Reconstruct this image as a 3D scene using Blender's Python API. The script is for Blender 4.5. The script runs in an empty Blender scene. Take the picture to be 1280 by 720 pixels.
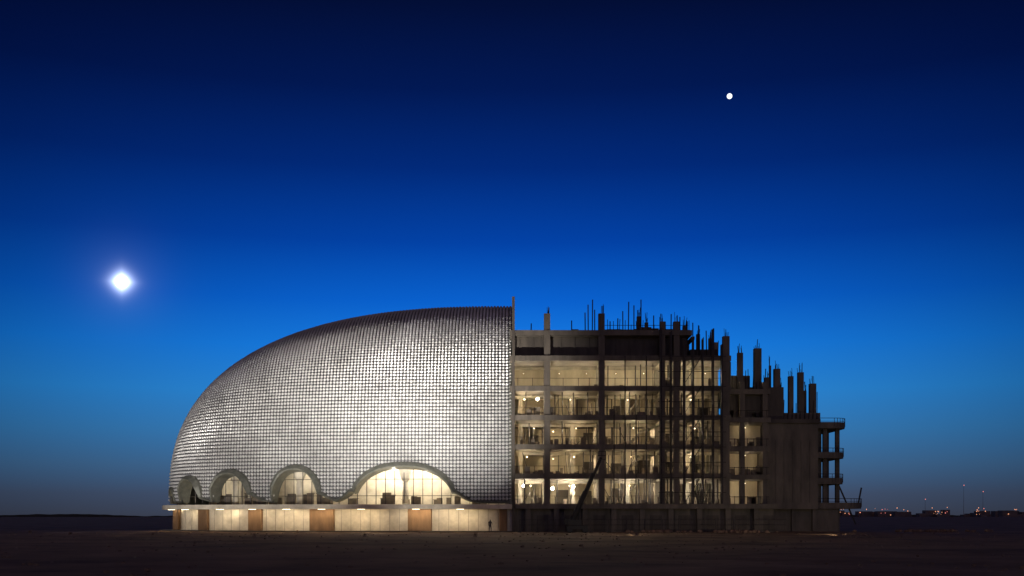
import bpy, math, random
import numpy as np
from mathutils import Vector, noise
random.seed(7); rng=np.random.default_rng(5)
sc=bpy.context.scene
sc.view_settings.view_transform='Standard'; sc.view_settings.look='None'; sc.view_settings.exposure=0

def lin(c):
    return tuple(((v/255)/12.92 if v/255<=0.04045 else ((v/255+0.055)/1.055)**2.4) for v in c)

# ---------------------------------------------------------------- materials
def mat(name,c1,c2=None,rough=0.8,metal=0.0,scale=1.5,bump=0.2,streak=False,spec=0.4):
    m=bpy.data.materials.new(name); m.use_nodes=True
    nt=m.node_tree; b=nt.nodes['Principled BSDF']
    if c2 is None: c2=tuple(v*0.6 for v in c1)
    tc=nt.nodes.new('ShaderNodeTexCoord'); mp=nt.nodes.new('ShaderNodeMapping')
    mp.inputs['Scale'].default_value=(1,1,0.25) if streak else (1,1,1)
    nz=nt.nodes.new('ShaderNodeTexNoise'); nz.inputs['Scale'].default_value=scale
    nz.inputs['Detail'].default_value=7; nz.inputs['Roughness'].default_value=0.65
    rp=nt.nodes.new('ShaderNodeValToRGB')
    rp.color_ramp.elements[0].position=0.32; rp.color_ramp.elements[0].color=(*c2,1)
    rp.color_ramp.elements[1].position=0.68; rp.color_ramp.elements[1].color=(*c1,1)
    L=nt.links
    L.new(tc.outputs['Object'],mp.inputs['Vector']); L.new(mp.outputs['Vector'],nz.inputs['Vector'])
    L.new(nz.outputs['Fac'],rp.inputs['Fac']); L.new(rp.outputs['Color'],b.inputs['Base Color'])
    b.inputs['Roughness'].default_value=rough; b.inputs['Metallic'].default_value=metal
    b.inputs['Specular IOR Level'].default_value=spec
    if bump>0:
        n2=nt.nodes.new('ShaderNodeTexNoise'); n2.inputs['Scale'].default_value=scale*6; n2.inputs['Detail'].default_value=5
        bp=nt.nodes.new('ShaderNodeBump'); bp.inputs['Strength'].default_value=bump; bp.inputs['Distance'].default_value=0.05
        L.new(mp.outputs['Vector'],n2.inputs['Vector']); L.new(n2.outputs['Fac'],bp.inputs['Height']); L.new(bp.outputs['Normal'],b.inputs['Normal'])
    return m
def emis(name,c,s):
    m=bpy.data.materials.new(name); m.use_nodes=True; nt=m.node_tree
    b=nt.nodes['Principled BSDF']; b.inputs['Base Color'].default_value=(*c,1)
    b.inputs['Emission Color'].default_value=(*c,1); b.inputs['Emission Strength'].default_value=s
    return m
M_tile=mat('aluminium_tile',(0.78,0.77,0.75),(0.50,0.49,0.475),rough=0.40,metal=0.4,scale=0.16,bump=0.0)
M_skin=mat('shell_backing',(0.13,0.13,0.13),(0.07,0.07,0.07),rough=0.6,metal=0.3,scale=2)
M_rim=mat('rim_metal',(0.21,0.21,0.175),(0.11,0.115,0.095),rough=0.5,metal=0.3,scale=1.2)
M_conc=mat('concrete',(0.32,0.28,0.22),(0.18,0.16,0.13),scale=0.7,bump=0.4,streak=True)
M_frame=mat('frame_concrete',(0.18,0.15,0.12),(0.08,0.07,0.057),scale=0.6,bump=0.4,streak=True)
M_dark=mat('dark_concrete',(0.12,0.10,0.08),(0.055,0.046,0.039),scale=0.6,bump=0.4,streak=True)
M_cream=mat('plaster_wall',(0.58,0.50,0.36),(0.36,0.30,0.215),scale=0.45,bump=0.2,streak=True)
M_white=mat('white_plaster',(0.70,0.63,0.50),(0.42,0.37,0.285),scale=0.6,bump=0.1)
M_brown=mat('rust_panel',(0.26,0.15,0.075),(0.14,0.08,0.04),scale=1.2,bump=0.3,streak=True)
M_steel=mat('scaffold_steel',(0.07,0.06,0.055),(0.035,0.03,0.028),rough=0.5,metal=0.5,scale=3,bump=0)
M_rebar=mat('rebar',(0.05,0.038,0.03),(0.025,0.02,0.018),rough=0.8,metal=0.2,scale=3,bump=0)
M_clut=mat('site_materials',(0.22,0.17,0.12),(0.09,0.08,0.07),scale=1.0,bump=0.2)
M_bulb=emis('lamp_glow',(1.0,0.85,0.58),5)
M_bulb2=emis('work_light_glow',(1.0,0.93,0.78),40)

# ---------------------------------------------------------------- mesh builder
class MB:
    def __init__(s): s.v=[]; s.f=[]
    def box(s,x0,x1,y0,y1,z0,z1):
        n=len(s.v)
        s.v+=[(x0,y0,z0),(x1,y0,z0),(x1,y1,z0),(x0,y1,z0),(x0,y0,z1),(x1,y0,z1),(x1,y1,z1),(x0,y1,z1)]
        s.f+=[tuple(n+i for i in q) for q in ((0,3,2,1),(4,5,6,7),(0,1,5,4),(1,2,6,5),(2,3,7,6),(3,0,4,7))]
    def cyl(s,p,q,r,n=8,r2=None):
        p=Vector(p);q=Vector(q); r2=r if r2 is None else r2
        d=(q-p).normalized(); a=Vector((0,0,1)) if abs(d.z)<0.9 else Vector((1,0,0))
        u=d.cross(a).normalized(); w=d.cross(u); b=len(s.v)
        for c,rr in ((p,r),(q,r2)):
            for i in range(n):
                t=2*math.pi*i/n; s.v.append(tuple(c+u*math.cos(t)*rr+w*math.sin(t)*rr))
        for i in range(n):
            j=(i+1)%n; s.f.append((b+i,b+j,b+n+j,b+n+i))
        s.f.append(tuple(b+i for i in range(n))[::-1]); s.f.append(tuple(b+n+i for i in range(n)))
    def prism(s,poly,z0,z1):
        n=len(poly); b=len(s.v)
        s.v+=[(x,y,z0) for x,y in poly]+[(x,y,z1) for x,y in poly]
        s.f.append(tuple(b+i for i in range(n))[::-1]); s.f.append(tuple(b+n+i for i in range(n)))
        for i in range(n):
            j=(i+1)%n; s.f.append((b+i,b+j,b+n+j,b+n+i))
    def ball(s,c,r,n=8,m=5,sz=1.0):
        b=len(s.v)
        for j in range(m+1):
            ph=math.pi*j/m
            for i in range(n):
                t=2*math.pi*i/n
                s.v.append((c[0]+r*math.sin(ph)*math.cos(t),c[1]+r*math.sin(ph)*math.sin(t),c[2]+sz*r*math.cos(ph)))
        for j in range(m):
            for i in range(n):
                k=(i+1)%n; s.f.append((b+j*n+i,b+(j+1)*n+i,b+(j+1)*n+k,b+j*n+k))
    def make(s,name,m,parent=None,smooth=False,bevel=0):
        me=bpy.data.meshes.new(name); me.from_pydata(s.v,[],s.f); me.validate(); me.update()
        o=bpy.data.objects.new(name,me); sc.collection.objects.link(o)
        if m: me.materials.append(m)
        if parent: o.parent=parent
        if smooth:
            for p in me.polygons: p.use_smooth=True
        if bevel:
            bv=o.modifiers.new('b','BEVEL'); bv.width=bevel; bv.segments=2
        return o
def empty(name,loc=(0,0,0)):
    o=bpy.data.objects.new(name,None); sc.collection.objects.link(o); o.location=loc; return o
def lamp(kind,name,loc,e,col,parent=None,size=0.3,target=None,spot=None,sy=None,blend=0.6):
    l=bpy.data.lights.new(name,kind); l.energy=e; l.color=col
    if kind=='POINT': l.shadow_soft_size=size
    if kind=='SPOT': l.shadow_soft_size=size; l.spot_size=math.radians(spot); l.spot_blend=blend
    if kind=='AREA':
        l.size=size
        if sy: l.shape='RECTANGLE'; l.size_y=sy
    o=bpy.data.objects.new(name,l); sc.collection.objects.link(o); o.location=loc
    if target is not None:
        o.rotation_euler=(Vector(target)-Vector(loc)).to_track_quat('-Z','Y').to_euler()
    if parent: o.parent=parent
    return o

B=empty('half_built_domed_building')

# ---------------------------------------------------------------- shell geometry
a,b,c,P,YC,Z0=52.2,22.0,30.2,2.55,22.0,3.8
e=2/P
def front_y(x,zz,off=0):
    v=1-abs(x/a)**P-abs(max(zz,0)/c)**P
    return YC-b*max(v,0)**(1/P)
def normal(x,y,zz):
    n=Vector((math.copysign(abs(x/a)**(P-1)/a,x), math.copysign(abs((y-YC)/b)**(P-1)/b,y-YC), (max(zz,0)/c)**(P-1)/c))
    return n.normalized()
# (centre, half width, height, flare left, flare right)
arches=[(-50.5,0.95,2.4,0,0.2),(-46.3,1.85,3.5,0.1,0.6),(-39.5,2.9,4.2,0.1,1.2),(-29.8,3.3,4.7,0.1,1.2),(-14.8,6.9,5.0,1.5,1.3)]
def zb(x):
    t=0.22
    for x0,w,h,fl,fr in arches:
        d=abs(x-x0)
        if d<w: 
            v=h*(1-(d/w)**2.4)**0.5
            t=max(t,v)
        f=fl if x<x0 else fr
        if f>0: t=max(t,0.22+f*math.exp(-(max(d-w,0)/1.5)**1.5)) if d>=w*0.97 else t
    return t
ps=np.linspace(0,math.pi,4001)
yn=-b*np.sign(np.cos(ps))*np.abs(np.cos(ps))**e; zn=c*np.abs(np.sin(ps))**e
al=np.concatenate([[0],np.cumsum(np.hypot(np.diff(yn),np.diff(zn)))]); LS=al[-1]
ph=np.linspace(0,math.pi/2,4001)
xn=-a*np.sin(ph)**e; sn=np.abs(np.cos(ph))**e
pl=np.concatenate([[0],np.cumsum(np.hypot(np.diff(xn),b*np.diff(sn)))]); LP=pl[-1]
half=al<=LS/2
def stations(sp):
    n=int(LP/sp); q=(np.arange(n)+0.5)*LP/n
    return np.interp(q,pl,xn),np.interp(q,pl,sn)
nC=760; q=np.linspace(0,LP*0.9995,nC); X=np.interp(q,pl,xn); S=np.interp(q,pl,sn)
nR=70; V=[];F=[]
zf=zn[half]; af=al[half]
for i in range(nC):
    x=X[i]; s=max(S[i],0.002)
    fb=np.interp(min(zb(x)/s,zf[-1]*0.98),zf,af)
    k=np.linspace(0,1,nR); L=fb+(LS-fb)*k
    yy=YC+s*np.interp(L,al,yn); zz=Z0+s*np.interp(L,al,zn)
    V+= [(x,float(yy[j]),float(zz[j])) for j in range(nR)]
for i in range(nC-1):
    for j in range(nR-1):
        p0=i*nR+j; F.append((p0,p0+1,p0+nR+1,p0+nR))
mb=MB(); mb.v=V; mb.f=F
sh=mb.make('shell_backing',M_skin,B,smooth=True)
so=sh.modifiers.new('s','SOLIDIFY'); so.thickness=0.25; so.offset=-1
me=sh.data; pm=me.polygons[len(me.polygons)//4]
if pm.normal.dot(Vector((pm.center[0],pm.center[1]-YC,pm.center[2]-Z0)))<0: me.flip_normals()

# tiles: small domed aluminium panels in straight courses
SX=0.47; SP=0.50
Xs,Ss=stations(SX)
TV=[];TF=[]
for i,(x,s) in enumerate(zip(Xs,Ss)):
    n=int(s*LS/SP)
    for j in range(n):
        l=(j+0.5)*SP/s
        if l>LS*0.80: continue
        y=YC+s*float(np.interp(l,al,yn)); zz=s*float(np.interp(l,al,zn))
        if y<YC and zz<zb(x)+0.35: continue
        if zz<0.3: continue
        n_=normal(x,y,zz)
        up=Vector((0,0,1))-n_*n_.z
        if up.length<0.05: up=Vector((0,1,0))-n_*n_.y
        up.normalize(); rt=up.cross(n_)
        jit=0.09
        n2=(n_+up*random.uniform(-jit,jit)+rt*random.uniform(-jit,jit)).normalized()
        cpt=Vector((x,y,zz+Z0))+n_*0.04
        w=0.222*random.uniform(0.92,1.04); hgt=0.19*random.uniform(0.85,1.15); bs=len(TV); K=6
        for k in range(K):
            t=2*math.pi*k/K; TV.append(tuple(cpt+rt*math.cos(t)*w+up*math.sin(t)*w))
        for k in range(K):
            t=2*math.pi*k/K; TV.append(tuple(cpt+rt*math.cos(t)*w*0.4+up*(math.sin(t)*w*0.4+0.06)+n2*hgt))
        for k in range(K):
            k2=(k+1)%K; TF.append((bs+k,bs+k2,bs+K+k2,bs+K+k))
        TF.append(tuple(bs+K+k for k in range(K)))
mb=MB(); mb.v=TV; mb.f=TF; mb.make('aluminium_tiles',M_tile,B)

# rim following every arch and the wall foot between them
xs=np.linspace(-51.3,-0.35,5200)
path=[Vector((x,front_y(x,zb(x)),Z0+zb(x))) for x in xs]
acc=[path[0]]
for p_ in path[1:]:
    d=(p_-acc[-1]).length
    if d>0.2:
        n=int(d/0.2); st0=acc[-1].copy()
        for k in range(1,n+1):
            q_=st0.lerp(p_,k/n); q_.y=front_y(q_.x,q_.z-Z0); acc.append(q_)
for _ in range(2):
    acc=[acc[0]]+[(acc[i-1]+acc[i]*2+acc[i+1])/4 for i in range(1,len(acc)-1)]+[acc[-1]]
mb=MB(); ring=[]
for i,p_ in enumerate(acc):
    t=(acc[min(i+1,len(acc)-1)]-acc[max(i-1,0)]).normalized()
    n_=normal(p_.x,p_.y,p_.z-Z0); r_=n_.cross(t).normalized()
    hh=min(1,max(p_.z-Z0-0.3,0)/2.0)*min(1,max(0.0,(p_.x+51.5)/4.5))
    prof=[(-0.10,-1.3),(0.02,0.15+0.75*hh),(0.12+.08*hh,0.2+0.85*hh),(0.2+0.5*hh,0.15+0.4*hh),(0.26+0.6*hh,-0.15)]
    ring.append([p_+r_*u+n_*w for u,w in prof])
for rr in ring: mb.v+=[tuple(v) for v in rr]
m_=5
for i in range(len(ring)-1):
    for k in range(m_):
        k2=(k+1)%m_; mb.f.append((i*m_+k,i*m_+k2,(i+1)*m_+k2,(i+1)*m_+k))
mb.make('arch_rim',M_rim,B,smooth=False)

def outline(A,Bq,x1=0.0,n=70,back=True):
    pts=[]
    th=np.linspace(0,math.pi if back else math.pi/2,n)
    for t in th:
        x=-A*abs(math.sin(t))**e+x1; y=YC-Bq*math.copysign(abs(math.cos(t))**e,math.cos(t))
        pts.append((x,y))
    return pts
mb=MB(); mb.prism(outline(a+1.1,b+1.1),3.15,3.8); mb.make('podium_slab',M_white,B,bevel=0.04)
mb=MB(); mb.prism(outline(a-0.8,b-0.8),-0.3,3.15); mb.make('podium_wall',M_white,B)
mb=MB(); mb.prism(outline(a+1.4,b+1.4),-0.2,0.18); mb.make('plinth',M_dark,B)
poly=[(float(yn[k])*0.985+YC,float(zn[k])*0.985+Z0) for k in range(0,4001,80)]
V=[(-0.9,y,z) for y,z in poly]+[(-0.45,y,z) for y,z in poly]; n=len(poly)
mb=MB(); mb.v=V; mb.f=[tuple(range(n)),tuple(range(n,2*n))[::-1]]+[(i,i+n,(i+1)%n+n,(i+1)%n) for i in range(n)]
mb.make('section_wall',M_conc,B)
mb=MB(); 
for k in range(0,3900,60):
    p=Vector((-0.22,YC+float(yn[k]),Z0+float(zn[k]))); k2=min(k+60,4000)
    q_=Vector((-0.22,YC+float(yn[k2]),Z0+float(zn[k2]))); 
    if (q_-p).length>0.01: mb.cyl(p,q_,0.22,6)
mb.make('shell_edge_tube',M_rim,B)

# lobby interior
li=outline(a-7.5,b-6.5,back=True); mb=MB(); mb.prism(li,3.82,10.4); mb.make('lobby_wall',M_white,B)
mb=MB(); mb.prism([(x,y) for x,y in outline(a-2.2,b-2.0)],10.4,10.6); mb.make('lobby_ceiling',M_white,B)
mb=MB(); md=MB(); mw=MB()
for x in np.arange(-50,-1.5,1.3):
    y=front_y(x,0)+2.0
    mb.box(x-0.045,x+0.045,y-0.06,y+0.06,3.8,10.3)
for z in (5.0,7.3):
    prev=None
    for x in np.arange(-50.0,-1.0,0.8):
        p=(x,front_y(x,0)+2.0,z)
        if prev: mb.cyl(prev,p,0.04,5)
        prev=p
mb.make('lobby_mullions',M_steel,B)
for x,y in ((-14.8,2.6),(-29.8,4.4),(-39.6,7.6)):
    md.cyl((x,y+0.6,3.8),(x,y+0.6,7.0),0.45,20); md.cyl((x,y+0.6,7.0),(x,y+0.6,10.3),0.45,20,r2=1.7)
md.make('mushroom_columns',M_white,B,smooth=True)
for _ in range(40):
    x=random.uniform(-48,-4); y=front_y(x,0)+random.uniform(2.6,5.0); h=random.uniform(0.6,1.7); w=random.uniform(0.3,1.4)
    (mw).box(x-w/2,x+w/2,y,y+0.6,3.82,3.82+h)
    if random.random()<0.5: mw.box(x-w/2-0.1,x+w/2+0.1,y-0.1,y+0.7,3.82+h,3.9+h)
mw.make('lobby_counters',M_clut,B,bevel=0.03)
WARM=(1.0,0.80,0.52); WW=(1.0,0.90,0.72)
mbulb=MB()
for x,en in ((-50,160),(-46.4,300),(-39,420),(-30,480),(-20,380),(-16.5,480),(-12,480),(-8,330)):
    y=front_y(x,0)+3.6
    lamp('POINT','lobby_lamp',(x,y,8.2),en*1.55,WW,B,0.25)
    mbulb.ball((x,y,8.7),0.12)
# podium piers and downlights
mp=MB()
for x,w in ((-49.6,1.3),(-44.2,1.6),(-35.9,2.0),(-26.2,3.4),(-12.6,3.2),(-1.2,1.0)):
    x2=x+w/2; x1=x-w/2
    y1=front_y(x1,0); y2=front_y(x2,0)
    mp.prism([(x1,y1+0.1),(x2,y2+0.1),(x2+0.2,y2+2.5),(x1-0.2,y1+2.8)],0.18,3.147)
mp.make('podium_piers',M_brown,B,bevel=0.05)
mj=MB()
for x in np.arange(-50.5,-1,1.35):
    yv=YC-(b-0.8)*max(1-abs(x/(a-0.8))**P,0)**(1/P)
    mj.box(x-0.03,x+0.03,yv-0.03,yv+0.15,0.18,3.14)
mj.make('podium_wall_joints',M_conc,B)
for x,en in ((-50,26),(-47,60),(-41,85),(-36,65),(-31,110),(-26,100),(-20.5,130),(-13,110),(-7,130)):
    y=front_y(x,0)-0.85
    lamp('AREA','soffit_lamp',(x,y,3.08),en*1.15,WARM,B,5.0,target=(x,y+0.8,0),sy=0.25)
    mbulb.box(x-0.5,x+0.5,y-0.10,y+0.0,3.10,3.147)

# ---------------------------------------------------------------- exposed frame (right)
LV=[3.9,8.0,12.0,16.0,20.0,24.1,27.6]; T=0.7
sl=MB(); co=MB(); cr=MB(); dk=MB(); st=MB(); rb=MB(); cl=MB()
YF=0.8
for i,z in enumerate(LV):
    x1=29.9 if z<27 else 24.6
    sl.box(-0.3,x1,YF-(0.25 if i%2 else 0.1),30,z-T,z)
for x,w,top in ((4.8,0.85,29.9),(12.25,0.85,29.9),(20.6,0.7,28.8),(22.5,0.8,28.8),(29.3,0.9,26.8)):
    sl.box(x-w/2,x+w/2,YF+0.03,YF+0.9,3.9,top)
    for k in range(6):
        xx=x-w/2+0.08+random.random()*(w-0.16); rb.cyl((xx,YF+0.2+random.random()*0.6,top-0.1),(xx+random.uniform(-.05,.05),YF+0.5,top+random.uniform(0.5,1.4)),0.03,4)
dk.box(0.0,0.38,YF-0.55,YF-0.15,0,32.1)
for i in range(0,6):
    z0,z1=LV[i],LV[min(i+1,6)]-T
    for y in ((6.5,12.0) if i<4 else (6.8,)):
        for x in (1.2,4.8,8.6,12.25,16.4,20.6,24.9,29.0):
            if i==4 and x in (1.2,8.6,16.4): continue
            co.box(x-0.3,x+0.3,y,y+0.6,z0+0.002,z1-0.002)
    yb=15.5 if i<3 else (11.5 if i==3 else 8.6)
    if i<5:
        cr.box(0,29.6,yb,yb+0.3,z0+0.003,z1-0.003)
        for x in np.arange(2.5,28,4.1):
            if i<4 and random.random()<0.6:
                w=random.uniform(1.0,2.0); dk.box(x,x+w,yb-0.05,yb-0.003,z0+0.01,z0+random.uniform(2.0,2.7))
    for x in (4.8,12.25,20.6,24.9):
        co.box(x-0.22,x+0.22,YF+0.95,yb-0.01,z1-0.42,z1-0.003)
    if i<5: co.box(0,29.5,6.6,7.0,z1-0.45,z1-0.004)
dk.box(0.05,24.2,2.4,2.7,24.103,26.89)
for x in np.arange(1,24,1.9): dk.box(x,x+0.12,2.2,2.38,24.11,26.88)
for _ in range(16):
    x=random.uniform(6,24); w=random.uniform(0.8,3); dk.box(x,x+w,random.uniform(2,5),random.uniform(5.2,8),27.603,27.6+random.uniform(0.2,0.75))
dk.box(12.6,21.8,3.5,9,27.605,28.15)
dk.box(24.7,28.5,3,8,24.105,25.3)
for x,top,w,y,base in ((17.6,29.9,.55,3,27.6),(18.9,29.4,.5,5,27.6),(24.0,28.6,.6,3,24.1),(26.0,27.6,.5,4,24.1),(32.3,25.3,.75,6,16),(34.9,26.0,1.0,6.5,16),
                       (38.0,23.3,.85,8,16),(40.1,22.3,.7,8.5,16),(41.6,22.9,.8,8.8,12),(43.4,21.3,.9,9,12),(36.4,22.0,.6,7.5,16),(31.0,24.2,.5,7.5,20),(37.2,23.9,.3,9,16),(42.5,20.4,.4,10,16),(39.1,20.9,.4,10,16),(30.2,25.7,.4,5,20),(27.6,27.0,.35,4,24)):
    (dk if w<0.65 else sl).box(x-w/2,x+w/2,y,y+w,base,top)
    for k in range(6):
        xx=x+random.uniform(-w/2,w/2)*0.85; yy=y+random.uniform(0.1,w-0.1)
        rb.cyl((xx,yy,top-0.1),(xx+random.uniform(-.12,.12),yy,top+random.uniform(0.3,1.5)),0.035,4)
for x,top in ((10.6,31.5),(11.1,32.2),(11.5,30.8),(10.2,30.4),(15.4,30.6),(16.1,31.9),(16.9,31.4),(17.9,32.2),(14.6,29.6),(22.0,30.2),(23.3,29.8),(24.3,29.2),(25.1,29.0),(25.9,28.6),(27.0,27.9),(27.6,27.3),(8.3,29.3),(2.6,28.9),(19.6,30.0),(13.6,29.2)):
    rb.cyl((x,3,24.0),(x+random.uniform(-.1,.1),3,top),0.08,5)
for x in np.arange(13.2,24.5,0.8): rb.cyl((x,2.2,27.5),(x+random.uniform(-.1,.1),2.2,27.6+random.uniform(0.4,2.1)),0.045,4)
for x in np.arange(24.8,29.6,0.5): rb.cyl((x,1.6,24),(x+random.uniform(-.1,.1),1.6,24.1+random.uniform(0.6,3.2)),0.045,4)
for x in np.arange(30.2,36,0.55): rb.cyl((x,6.2,19.5),(x+random.uniform(-.15,.15),6.2,20+random.uniform(1.0,4.2)),0.05,4)
for x in np.arange(36.5,44,0.6): rb.cyl((x,8.1,15.9),(x+random.uniform(-.15,.15),8.1,16.5+random.uniform(0.6,3.5)),0.05,4)
for z in (28.5,): rb.cyl((12.8,2.2,z),(24.3,2.2,z),0.035,4)
# zone B
for i,z in enumerate(LV[:5]):
    sl.box(29.95,36.2,4.6-(0.2 if i%2 else 0),26,z-T,z-0.004)
for x in (32.3,35.5):
    sl.box(x-0.35,x+0.35,4.7,5.4,3.9,21.0)
cr.box(29.95,36,12,12.3,3.9,11.3); cr.box(29.95,36,10,10.3,12,15.3)
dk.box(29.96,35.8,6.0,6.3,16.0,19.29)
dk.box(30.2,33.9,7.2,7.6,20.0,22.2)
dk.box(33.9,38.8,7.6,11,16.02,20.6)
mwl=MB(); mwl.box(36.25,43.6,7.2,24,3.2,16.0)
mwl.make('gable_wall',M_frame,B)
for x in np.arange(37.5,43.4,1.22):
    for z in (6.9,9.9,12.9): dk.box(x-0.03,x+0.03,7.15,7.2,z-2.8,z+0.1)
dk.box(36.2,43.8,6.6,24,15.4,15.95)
sl.box(37.2,44.2,8.2,10,16.0,17.0)
def balcony(z,x0,x1):
    y0,y1=8.2,20; r=2.0
    pol=[(x0,y0)]+[(x1-r+r*math.sin(t),y0+r-r*math.cos(t)) for t in np.linspace(0,math.pi/2,8)]+[(x1,y1),(x0,y1)]
    sl.prism(pol,z-0.5,z)
    pol2=[(x0,y0-0.05)]+[(x1-r+(r+.05)*math.sin(t),y0+r-(r+.05)*math.cos(t)) for t in np.linspace(0,math.pi/2,8)]
    for p,q_ in zip(pol2[:-1],pol2[1:]):
        st.cyl((*p,z+0.95),(*q_,z+0.95),0.04,5); st.cyl((*p,z+0.5),(*q_,z+0.5),0.03,5); st.cyl((*p,z-0.2),(*p,z+0.98),0.04,5)
    n=len(pol2); b0=len(sl.v)
    for p in pol2: sl.v+=[(*p,z-0.3),(*p,z+0.38)]
    for k in range(n-1): sl.f.append((b0+2*k,b0+2*k+2,b0+2*k+3,b0+2*k+1))
for z,x1 in ((15.3,48.2),(11.0,48.0),(7.3,47.9)): balcony(z,43.62,x1)
balcony(3.75,43.62,50.6)
for x,y in ((47.4,10.6),(47.4,16),(45.3,9.6)):
    sl.box(x-0.28,x+0.28,y,y+0.56,0,15.29)
sl.box(43.62,45.0,10.5,20,3.8,15.0)
for p,q_ in (((50.0,10.5,1.0),(47.4,10.9,7.2)),((49.9,9.2,3.7),(50.4,9.2,6.3))): st.cyl(p,q_,0.12,6)
pod=MB(); pod.box(-0.2,36.0,1.9,26,-0.2,3.19); pod.box(36.0,47.0,9.2,26,-0.2,3.2)
pod.make('frame_podium',M_frame,B)
sl.box(0.5,36.2,0.0,4.5,3.2,3.86)
for x in np.arange(2.2,36,3.9): sl.box(x-0.35,x+0.35,0.6,1.3,0,3.198)
for x in np.arange(37.5,46,3.0): sl.box(x-0.3,x+0.3,8.6,9.15,0,3.2)
for x in np.arange(3.4,36,3.9):
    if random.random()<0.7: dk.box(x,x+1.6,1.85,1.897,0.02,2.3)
# guard rails & materials on each floor
for i in range(0,5):
    z=LV[i]
    st.cyl((0.1,YF+0.1,z+1.05),(29.8,YF+0.1,z+1.05),0.03,4)
    x=0.8
    while x<29.8:
        st.cyl((x,YF+0.1,z),(x,YF+0.1,z+1.1),0.035,4); x+=random.uniform(1.0,2.6)
    zt=LV[i+1]-T
    for _ in range(40 if i<4 else 8):
        x=random.choice((random.uniform(0.6,29),random.uniform(13,29))); y=random.uniform(1.8,12 if i<4 else 7)
        st.cyl((x,y,z),(x,y,zt),random.choice((0.05,0.08,0.1)),5)
    for _ in range(40 if i<4 else 5):
        x=random.uniform(0.6,28.8); y=random.uniform(1.3,9); w=random.uniform(0.2,0.9); h=random.uniform(0.25,1.2)
        cl.box(x-w/2,x+w/2,y,y+random.uniform(0.3,0.9),z+0.004,z+h)
    for _ in range(8 if i<4 else 1):
        x=random.uniform(1,28); y=random.uniform(1.5,5); dx=random.uniform(-1.6,1.6)
        st.cyl((x,y,z),(x+dx,y+0.5,z+random.uniform(1.6,3.2)),0.05,4)
for i in range(3):
    z=LV[i]; x0=15.0+i*0.6
    for k in range(14):
        co.box(x0+k*0.3,x0+k*0.3+0.3,9.0,10.4,z+k*(LV[i+1]-z)/14-0.1,z+(k+1)*(LV[i+1]-z)/14)
for i in range(0,4):
    z=LV[i]; st.cyl((30,4.7,z+1.0),(36,4.7,z+1.0),0.04,4)
    for x in np.arange(30.3,36,0.9): st.cyl((x,4.7,z),(x,4.7,z+1.1),0.04,4)
    for _ in range(5):
        x=random.uniform(30.3,35.6); h=random.uniform(0.5,1.4); cl.box(x-.3,x+.3,6,6.6,z,z+h)
for x in (20.2,21.6,23.4,24.6,25.9,27.3,28.5):
    top=random.uniform(25.5,29.0)
    for y in (-0.45,0.35): st.cyl((x,y,3.86),(x+random.uniform(-.05,.05),y,top),0.12,6)
for z in np.arange(5.4,25,2.05):
    st.cyl((19.8,-0.45,z),(29,-0.45,z),0.05,5)
for k in range(5):
    z=4+k*4.05; st.cyl((23.4,-0.5,z),(25.9,-0.5,z+4),0.05,5)
for x in (13.9,15.4,16.9,18.3): 
    st.cyl((x,0.3,3.9),(x,0.3,random.choice((16,20,24))),0.09,6)
sl.make('floor_slabs_and_columns',M_frame,B); co.make('inner_columns',M_conc,B); cr.make('inner_walls',M_cream,B)
dk.make('dark_structure',M_dark,B); st.make('scaffolding_and_rails',M_steel,B); rb.make('rebar',M_rebar,B); cl.make('stored_materials',M_clut,B)
# work lights
bays=(2.4,8.5,16.4,25.0)
EN={0:(800,680,450,320),1:(340,380,310,240),2:(360,390,310,250),3:(410,350,300,250)}
for i in range(4):
    zc=LV[i+1]-T
    for x,en in zip(bays,EN[i]):
        xx=x+random.uniform(-0.8,0.8); y=random.uniform(3.6,4.8)
        lamp('POINT','work_lamp',(xx,y,zc-1.3),en*random.uniform(.8,1.2),(1,0.80,0.49) if i else (1,0.89,0.68),B,0.15)
        mbulb.ball((xx,y,zc-0.85),0.08)
    if i<3:
        for x in (6,13,21):
            lamp('POINT','work_lamp',(x,10.5,zc-1.2),290,WARM,B,0.15); mbulb.ball((x,10.5,zc-0.8),0.08)
for x in (1.6,4.8+1.8,10.4,14.5,18.4,23,27):
    lamp('POINT','work_lamp',(x,4.2,LV[5]-T-1.7),255,(1,0.85,0.57),B,0.2); mbulb.ball((x,4.2,LV[5]-T-1.3),0.05)
for z,en in ((6.5,150),(10.5,100),(14.5,35)):
    lamp('POINT','work_lamp',(33.5,8.8,z),en,WARM,B,0.15); mbulb.ball((33.5,8.8,z+0.4),0.08)
mbulb.make('lamp_bulbs',M_bulb,B)
m2=MB()
for x,y,z in ((3.5,1.9,18.3),(5.6,3,6.0),(8.5,3.2,6.3),(1.6,3,6.4)): m2.ball((x,y,z),0.2)
m2.make('work_light_heads',M_bulb2,B)
lamp('POINT','work_lamp',(3.5,1.4,18.3),90,(1,.9,.7),B,0.2)

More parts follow.
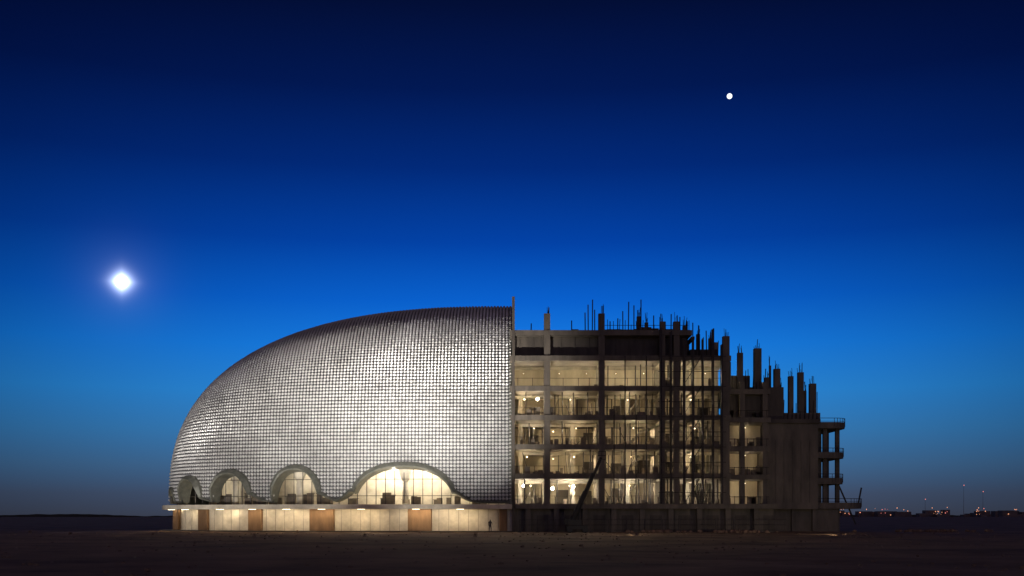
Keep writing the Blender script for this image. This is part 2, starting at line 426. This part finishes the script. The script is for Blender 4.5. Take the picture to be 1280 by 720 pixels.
# ---------------------------------------------------------------- floodlights
M_hous=mat('dusty_housing',(0.26,0.17,0.12),(0.15,0.10,0.07),rough=0.8,scale=3,bump=0)
def flood(x,y,target,en,spot,col=(1.0,0.95,0.88)):
    E=empty('floodlight')
    m=MB(); m.box(x-0.2,x+0.2,y-0.15,y+0.15,-0.05,0.06); m.box(x-0.21,x-0.18,y-0.04,y+0.04,0.06,0.26); m.box(x+0.18,x+0.21,y-0.04,y+0.04,0.06,0.26)
    m.cyl((x,y-0.1,0.16),(x,y+0.03,0.24),0.12,12,r2=0.16)
    m.make('housing',M_hous,E)
    lamp('SPOT','lamp',(x,y+0.1,0.45),en,col,E,0.25,target=target,spot=spot,blend=0.9)
flood(-4,-30,(-6,3,22),72000,52)
flood(-16,-30,(-16,3,21),80000,52)
flood(-28,-30,(-25,3,19),60000,52)
flood(-40,-27,(-38,8,16),26000,55)
flood(-52,-20,(-46,12,15),12000,60)
flood(-62,-8,(-50,18,13),4000,75)
flood(-12,-7,(-12,0.5,7.5),1100,110)
flood(-28,-6,(-28,2,7.5),700,110)
flood(14,-26,(14,2,6),1300,100,(1.0,0.84,0.60))  # added fill lamp, lifts the dim frame and the ground before it
flood(38,-22,(36,6,7),1800,95,(1.0,0.84,0.60))  # second added fill, brightens the dark right end of the frame

# ---------------------------------------------------------------- ground
def axis(lo,hi,near0,near1,n):
    core=list(np.linspace(near0,near1,n)); out=[]
    k=np.geomspace(1,abs(hi-near1)+1,16)[1:]-1; out=core+[near1+v for v in k]
    k=np.geomspace(1,abs(near0-lo)+1,16)[1:]-1; out=[near0-v for v in k][::-1]+out
    return out
ax=axis(-9000,9000,-95,95,240); ay=axis(-600,12000,-135,10,200)
mb=MB()
for y in ay:
    for x in ax:
        h=0
        if -140<y<60 and abs(x)<150:
            h=noise.noise(Vector((x*0.08,y*0.12,0)))*0.10+noise.noise(Vector((x*0.5,y*0.6,3)))*0.05+noise.noise(Vector((x*1.3,y*1.3,9)))*0.03
            d=min(max((-3-y)/8,0),1); h*=d if -60<x<60 else 1
        mb.v.append((x,y,h-0.01))
nx=len(ax)
for j in range(len(ay)-1):
    for i in range(nx-1): mb.f.append((j*nx+i,j*nx+i+1,(j+1)*nx+i+1,(j+1)*nx+i))
M_gr=mat('dusty_ground',(0.40,0.25,0.155),(0.14,0.088,0.058),rough=0.95,scale=0.12,bump=0.9,spec=0.1)
mb.make('ground',M_gr,None,smooth=True)
mb=MB()
for _ in range(1500):
    x=random.uniform(-70,75); y=random.uniform(-112,-3); r=random.uniform(0.04,0.13)*(0.6+random.random())
    mb.ball((x,y,0.0),r,5,3,0.6)
for cx,cy,rr,n in ((58,2,3,60),(20,-4,2,50),(30,-5,1.6,40)):
    for _ in range(n):
        mb.ball((random.gauss(cx,rr),random.gauss(cy,rr*0.4),0.1),random.uniform(0.15,0.45),6,4,0.8)
mb.make('gravel',mat('stone',(0.28,0.18,0.12),(0.14,0.09,0.06),scale=2),None)
mb=MB()
for (x0,x1,y,h) in ((-3200,-300,2600,9),(-200,2600,3600,10)):
    n=260; base=len(mb.v)
    for i in range(n):
        x=x0+(x1-x0)*i/(n-1); hh=h*(0.55+0.5*noise.noise(Vector((x*0.004,y,0)))+0.35*noise.noise(Vector((x*0.03,y,4))))
        mb.v+=[(x,y,-1),(x,y,max(hh,1)),(x,y+60,-1)]
    for i in range(n-1):
        p=base+3*i; mb.f+=[(p,p+3,p+4,p+1),(p+1,p+4,p+5,p+2)]
mb.make('distant_treeline',mat('distant_foliage',(0.05,0.05,0.04),(0.03,0.03,0.03),scale=0.02,bump=0),None)
C=empty('distant_city'); mb=MB(); ml=MB(); ml2=MB()
for _ in range(70):
    x=random.uniform(950,1900); y=random.uniform(2900,3300); w=random.uniform(12,45); h=random.uniform(5,20)
    mb.box(x,x+w,y,y+30,0,h)
    for k in range(random.randint(0,4)):
        s=random.uniform(0.6,1.5); xx=x+random.random()*w; zz=random.uniform(4,h+10)
        (ml if random.random()<0.75 else ml2).ball((xx,y-3,zz),s,6,4)
for xx,zz in ((1290,90),(1345,72),(1180,50)): ml2.ball((xx,3000,zz),1.4,6,4); mb.cyl((xx,3002,0),(xx,3002,zz-1),0.6,6,r2=0.25)
mb.make('city_blocks',mat('city_block',(0.16,0.12,0.12),(0.1,0.08,0.08),scale=0.05,bump=0),C)
ml.make('city_lights',emis('sodium_light',(1.0,0.42,0.22),1.3),C); ml2.make('city_lights_red',emis('red_light',(0.9,0.25,0.22),1.2),C)

# ---------------------------------------------------------------- site fence
mb=MB()
F_=empty('construction_fence')
for k,x in enumerate(np.arange(1.0,36,2.4)):
    y=-1.6-0.15*math.sin(k*1.7); mb.cyl((x,y,0),(x,y,1.75),0.04,6); mb.box(x-0.25,x+0.25,y-0.35,y+0.35,0,0.14)
    for z in (0.3,1.0,1.7): mb.cyl((x,y,z),(x+2.3,y-0.05,z),0.025,4)
    for j in range(1,10): mb.cyl((x+j*0.23,y,0.3),(x+j*0.23,y,1.7),0.012,3)
mb.make('panels',M_steel,F_)

# ---------------------------------------------------------------- boom lift
BL=empty('boom_lift'); mb=MB(); x,y=8.6,-5.0
mb.box(x-1.5,x+1.3,y-0.9,y+0.9,0.45,0.95); mb.box(x-1.3,x+0.5,y-0.7,y+0.7,0.98,1.75)
mb.box(x-1.7,x-1.3,y-0.6,y+0.6,1.1,1.9)
for wx in (-1.05,0.95):
    for wy in (-1.0,0.75): mb.cyl((x+wx,y+wy,0.42),(x+wx,y+wy+0.28,0.42),0.42,16)
mb.cyl((x-0.9,y,1.2),(x+1.1,y,5.4),0.38,8); mb.cyl((x+0.95,y,5.0),(x+2.1,y,7.8),0.3,8); mb.cyl((x+2.05,y,7.4),(x+3.1,y,9.9),0.22,8)
mb.cyl((x+0.1,y,1.7),(x+0.35,y,3.9),0.14,8)
bx,bz=x+3.2,9.6
mb.box(bx-0.5,bx+0.5,y-0.4,y+0.4,bz,bz+0.08)
for dx in (-.5,0,.5):
    for dy in (-.4,.4): mb.cyl((bx+dx,y+dy,bz),(bx+dx,y+dy,bz+1.1),0.03,4)
for z in (0.55,1.1):
    for dy in (-.4,.4): mb.cyl((bx-.5,y+dy,bz+z),(bx+.5,y+dy,bz+z),0.03,4)
mb.make('machine',mat('machine_paint',(0.02,0.018,0.016),(0.01,0.01,0.01),rough=0.6,bump=0),BL,bevel=0.02)

# ---------------------------------------------------------------- person
def person(loc,flip=1):
    J={'pel':(0,0,0.95,.15),'waist':(0,0,1.1,.14),'chest':(0,0.01,1.35,.17),'neck':(0,0,1.52,.06),'h1':(0,-0.02,1.62,.085),'h2':(0,-0.02,1.74,.085),
       'sl':(-.18,0,1.44,.065),'el':(-.27,0.02,1.18,.045),'wl':(-.25,-.12,0.95,.035),'hl':(-.24,-.16,0.87,.035),
       'sr':(.18,0,1.44,.065),'er':(.28,-.02,1.19,.045),'wr':(.22,-.2,1.08,.035),'hr':(.18,-.27,1.08,.035),
       'hpl':(-.10,0,.88,.10),'kl':(-.13,-.03,.5,.065),'al':(-.15,.02,.09,.045),'tl':(-.16,-.14,.04,.035),
       'hpr':(.10,0,.88,.10),'kr':(.14,-.02,.5,.065),'ar':(.19,.03,.09,.045),'tr':(.21,-.13,.04,.035)}
    E_=[('pel','waist'),('waist','chest'),('chest','neck'),('neck','h1'),('h1','h2'),('chest','sl'),('sl','el'),('el','wl'),('wl','hl'),('chest','sr'),('sr','er'),('er','wr'),('wr','hr'),
        ('pel','hpl'),('hpl','kl'),('kl','al'),('al','tl'),('pel','hpr'),('hpr','kr'),('kr','ar'),('ar','tr')]
    ks=list(J); me=bpy.data.meshes.new('person'); me.from_pydata([J[k][:3] for k in ks],[(ks.index(p),ks.index(q_)) for p,q_ in E_],[])
    o=bpy.data.objects.new('person',me); sc.collection.objects.link(o); o.location=loc; o.rotation_euler=(0,0,flip)
    me.materials.append(mat('work_clothes',(0.07,0.06,0.06),(0.03,0.03,0.035),scale=4,bump=0))
    o.modifiers.new('k','SKIN')
    for i,k in enumerate(ks): me.skin_vertices[0].data[i].radius=(J[k][3],J[k][3]*0.8)
    me.skin_vertices[0].data[0].use_root=True
    s_=o.modifiers.new('s','SUBSURF'); s_.levels=1; s_.render_levels=2
person((-2.9,-3.5,0),0.5)

# ---------------------------------------------------------------- moon and planet
def skyball(name,d,dist,r,s,col):
    v=Vector(d).normalized()*dist; m=MB(); m.ball(tuple(v+Vector((0,-150,2.2))),r,32,16); m.make(name,emis(name+'_glow',col,s),None,smooth=True)
MD=Vector((-488,1380,293)).normalized()
skyball('moon',MD,9000,48,6,(1.0,0.98,0.95))
skyball('planet',(272,1380,525),9000,20,1.5,(0.85,0.93,1.0))

# ---------------------------------------------------------------- world
W=bpy.data.worlds.new('World'); sc.world=W; W.use_nodes=True; nt=W.node_tree; nt.nodes.clear(); L=nt.links
out=nt.nodes.new('ShaderNodeOutputWorld'); bg=nt.nodes.new('ShaderNodeBackground')
tc=nt.nodes.new('ShaderNodeTexCoord'); sep=nt.nodes.new('ShaderNodeSeparateXYZ'); L.new(tc.outputs['Generated'],sep.inputs[0])
rp=nt.nodes.new('ShaderNodeValToRGB'); cr_=rp.color_ramp
mr=nt.nodes.new('ShaderNodeMapRange'); mr.inputs['From Min'].default_value=0; mr.inputs['From Max'].default_value=0.5
L.new(sep.outputs['Z'],mr.inputs['Value']); L.new(mr.outputs['Result'],rp.inputs['Fac'])
stops=[(0.0,(66,72,90)),(0.02,(70,86,114)),(0.045,(68,110,154)),(0.075,(58,128,190)),(0.11,(44,138,220)),(0.15,(24,124,226)),(0.19,(10,97,206)),(0.24,(3,66,166)),(0.30,(2,42,122)),(0.36,(2,25,84)),(0.42,(3,15,55)),(0.5,(3,9,35))]
while len(cr_.elements)<len(stops): cr_.elements.new(0.5)
for el,(p,col) in zip(cr_.elements,stops): el.position=p/0.5; el.color=(*lin(col),1)
def math_(op,a_=None,b_=None,v=None):
    n=nt.nodes.new('ShaderNodeMath'); n.operation=op
    if a_ is not None: L.new(a_,n.inputs[0])
    if b_ is not None: L.new(b_,n.inputs[1])
    if v is not None: n.inputs[1].default_value=v
    return n
x2=math_('MULTIPLY',sep.outputs['X'],sep.outputs['X']); k=math_('MULTIPLY',x2.outputs[0],v=-2.6); k2=math_('ADD',k.outputs[0],v=1.0); k3=math_('MAXIMUM',k2.outputs[0],v=0.3)
sc_=nt.nodes.new('ShaderNodeVectorMath'); sc_.operation='SCALE'; L.new(rp.outputs['Color'],sc_.inputs[0]); L.new(k3.outputs[0],sc_.inputs['Scale'])
df=nt.nodes.new('ShaderNodeVectorMath'); df.operation='SUBTRACT'; df.inputs[1].default_value=MD; L.new(tc.outputs['Generated'],df.inputs[0])
R_=MD.cross(Vector((0,0,1))).normalized(); U_=R_.cross(MD)
def dabs(v):
    d=nt.nodes.new('ShaderNodeVectorMath'); d.operation='DOT_PRODUCT'; d.inputs[1].default_value=v; L.new(df.outputs[0],d.inputs[0])
    a1=math_('ABSOLUTE',d.outputs['Value']); return math_('POWER',a1.outputs[0],v=1.45)
s1=math_('ADD',dabs(R_).outputs[0],dabs(U_).outputs[0]); s2=math_('POWER',s1.outputs[0],v=1/1.45)
ln=nt.nodes.new('ShaderNodeVectorMath'); ln.operation='LENGTH'; L.new(df.outputs[0],ln.inputs[0])
h1=math_('MULTIPLY',s2.outputs[0],v=-330); h2=math_('EXPONENT',h1.outputs[0]); h3=math_('MULTIPLY',h2.outputs[0],v=13.0)
h4=math_('MULTIPLY',ln.outputs['Value'],v=-75); h5=math_('EXPONENT',h4.outputs[0]); h6=math_('MULTIPLY',h5.outputs[0],v=0.16); h7=math_('ADD',h3.outputs[0],h6.outputs[0])
hc=nt.nodes.new('ShaderNodeVectorMath'); hc.operation='SCALE'; hc.inputs[0].default_value=(0.6,0.7,1.0); L.new(h7.outputs[0],hc.inputs['Scale'])
ad=nt.nodes.new('ShaderNodeVectorMath'); ad.operation='ADD'; L.new(sc_.outputs[0],ad.inputs[0]); L.new(hc.outputs[0],ad.inputs[1])
# warm sky glow added behind the camera to brighten ground and building
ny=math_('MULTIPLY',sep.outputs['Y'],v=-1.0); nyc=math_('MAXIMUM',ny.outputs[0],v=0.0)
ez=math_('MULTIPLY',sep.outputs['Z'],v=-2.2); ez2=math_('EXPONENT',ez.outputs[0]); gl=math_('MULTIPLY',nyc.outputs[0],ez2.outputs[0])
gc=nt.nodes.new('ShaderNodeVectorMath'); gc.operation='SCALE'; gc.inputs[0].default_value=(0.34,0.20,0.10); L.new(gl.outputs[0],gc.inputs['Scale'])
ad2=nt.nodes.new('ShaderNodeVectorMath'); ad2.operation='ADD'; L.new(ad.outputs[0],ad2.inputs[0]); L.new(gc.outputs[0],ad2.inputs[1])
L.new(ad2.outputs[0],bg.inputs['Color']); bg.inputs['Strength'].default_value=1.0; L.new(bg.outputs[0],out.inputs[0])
ml_=bpy.data.lights.new('moonlight','SUN'); ml_.energy=0.02; ml_.color=(0.7,0.8,1); ml_.angle=math.radians(0.5)
mo=bpy.data.objects.new('moonlight',ml_); sc.collection.objects.link(mo); mo.rotation_euler=(-MD).to_track_quat('-Z','Y').to_euler()

# ---------------------------------------------------------------- camera
cam=bpy.data.cameras.new('camera'); co_=bpy.data.objects.new('camera',cam); sc.collection.objects.link(co_)
co_.location=(0,-150,2.2); co_.rotation_euler=(math.radians(90),0,0)
cam.lens=38.8; cam.sensor_width=36; cam.shift_y=0.2227; cam.clip_end=30000; cam.clip_start=0.5
sc.camera=co_
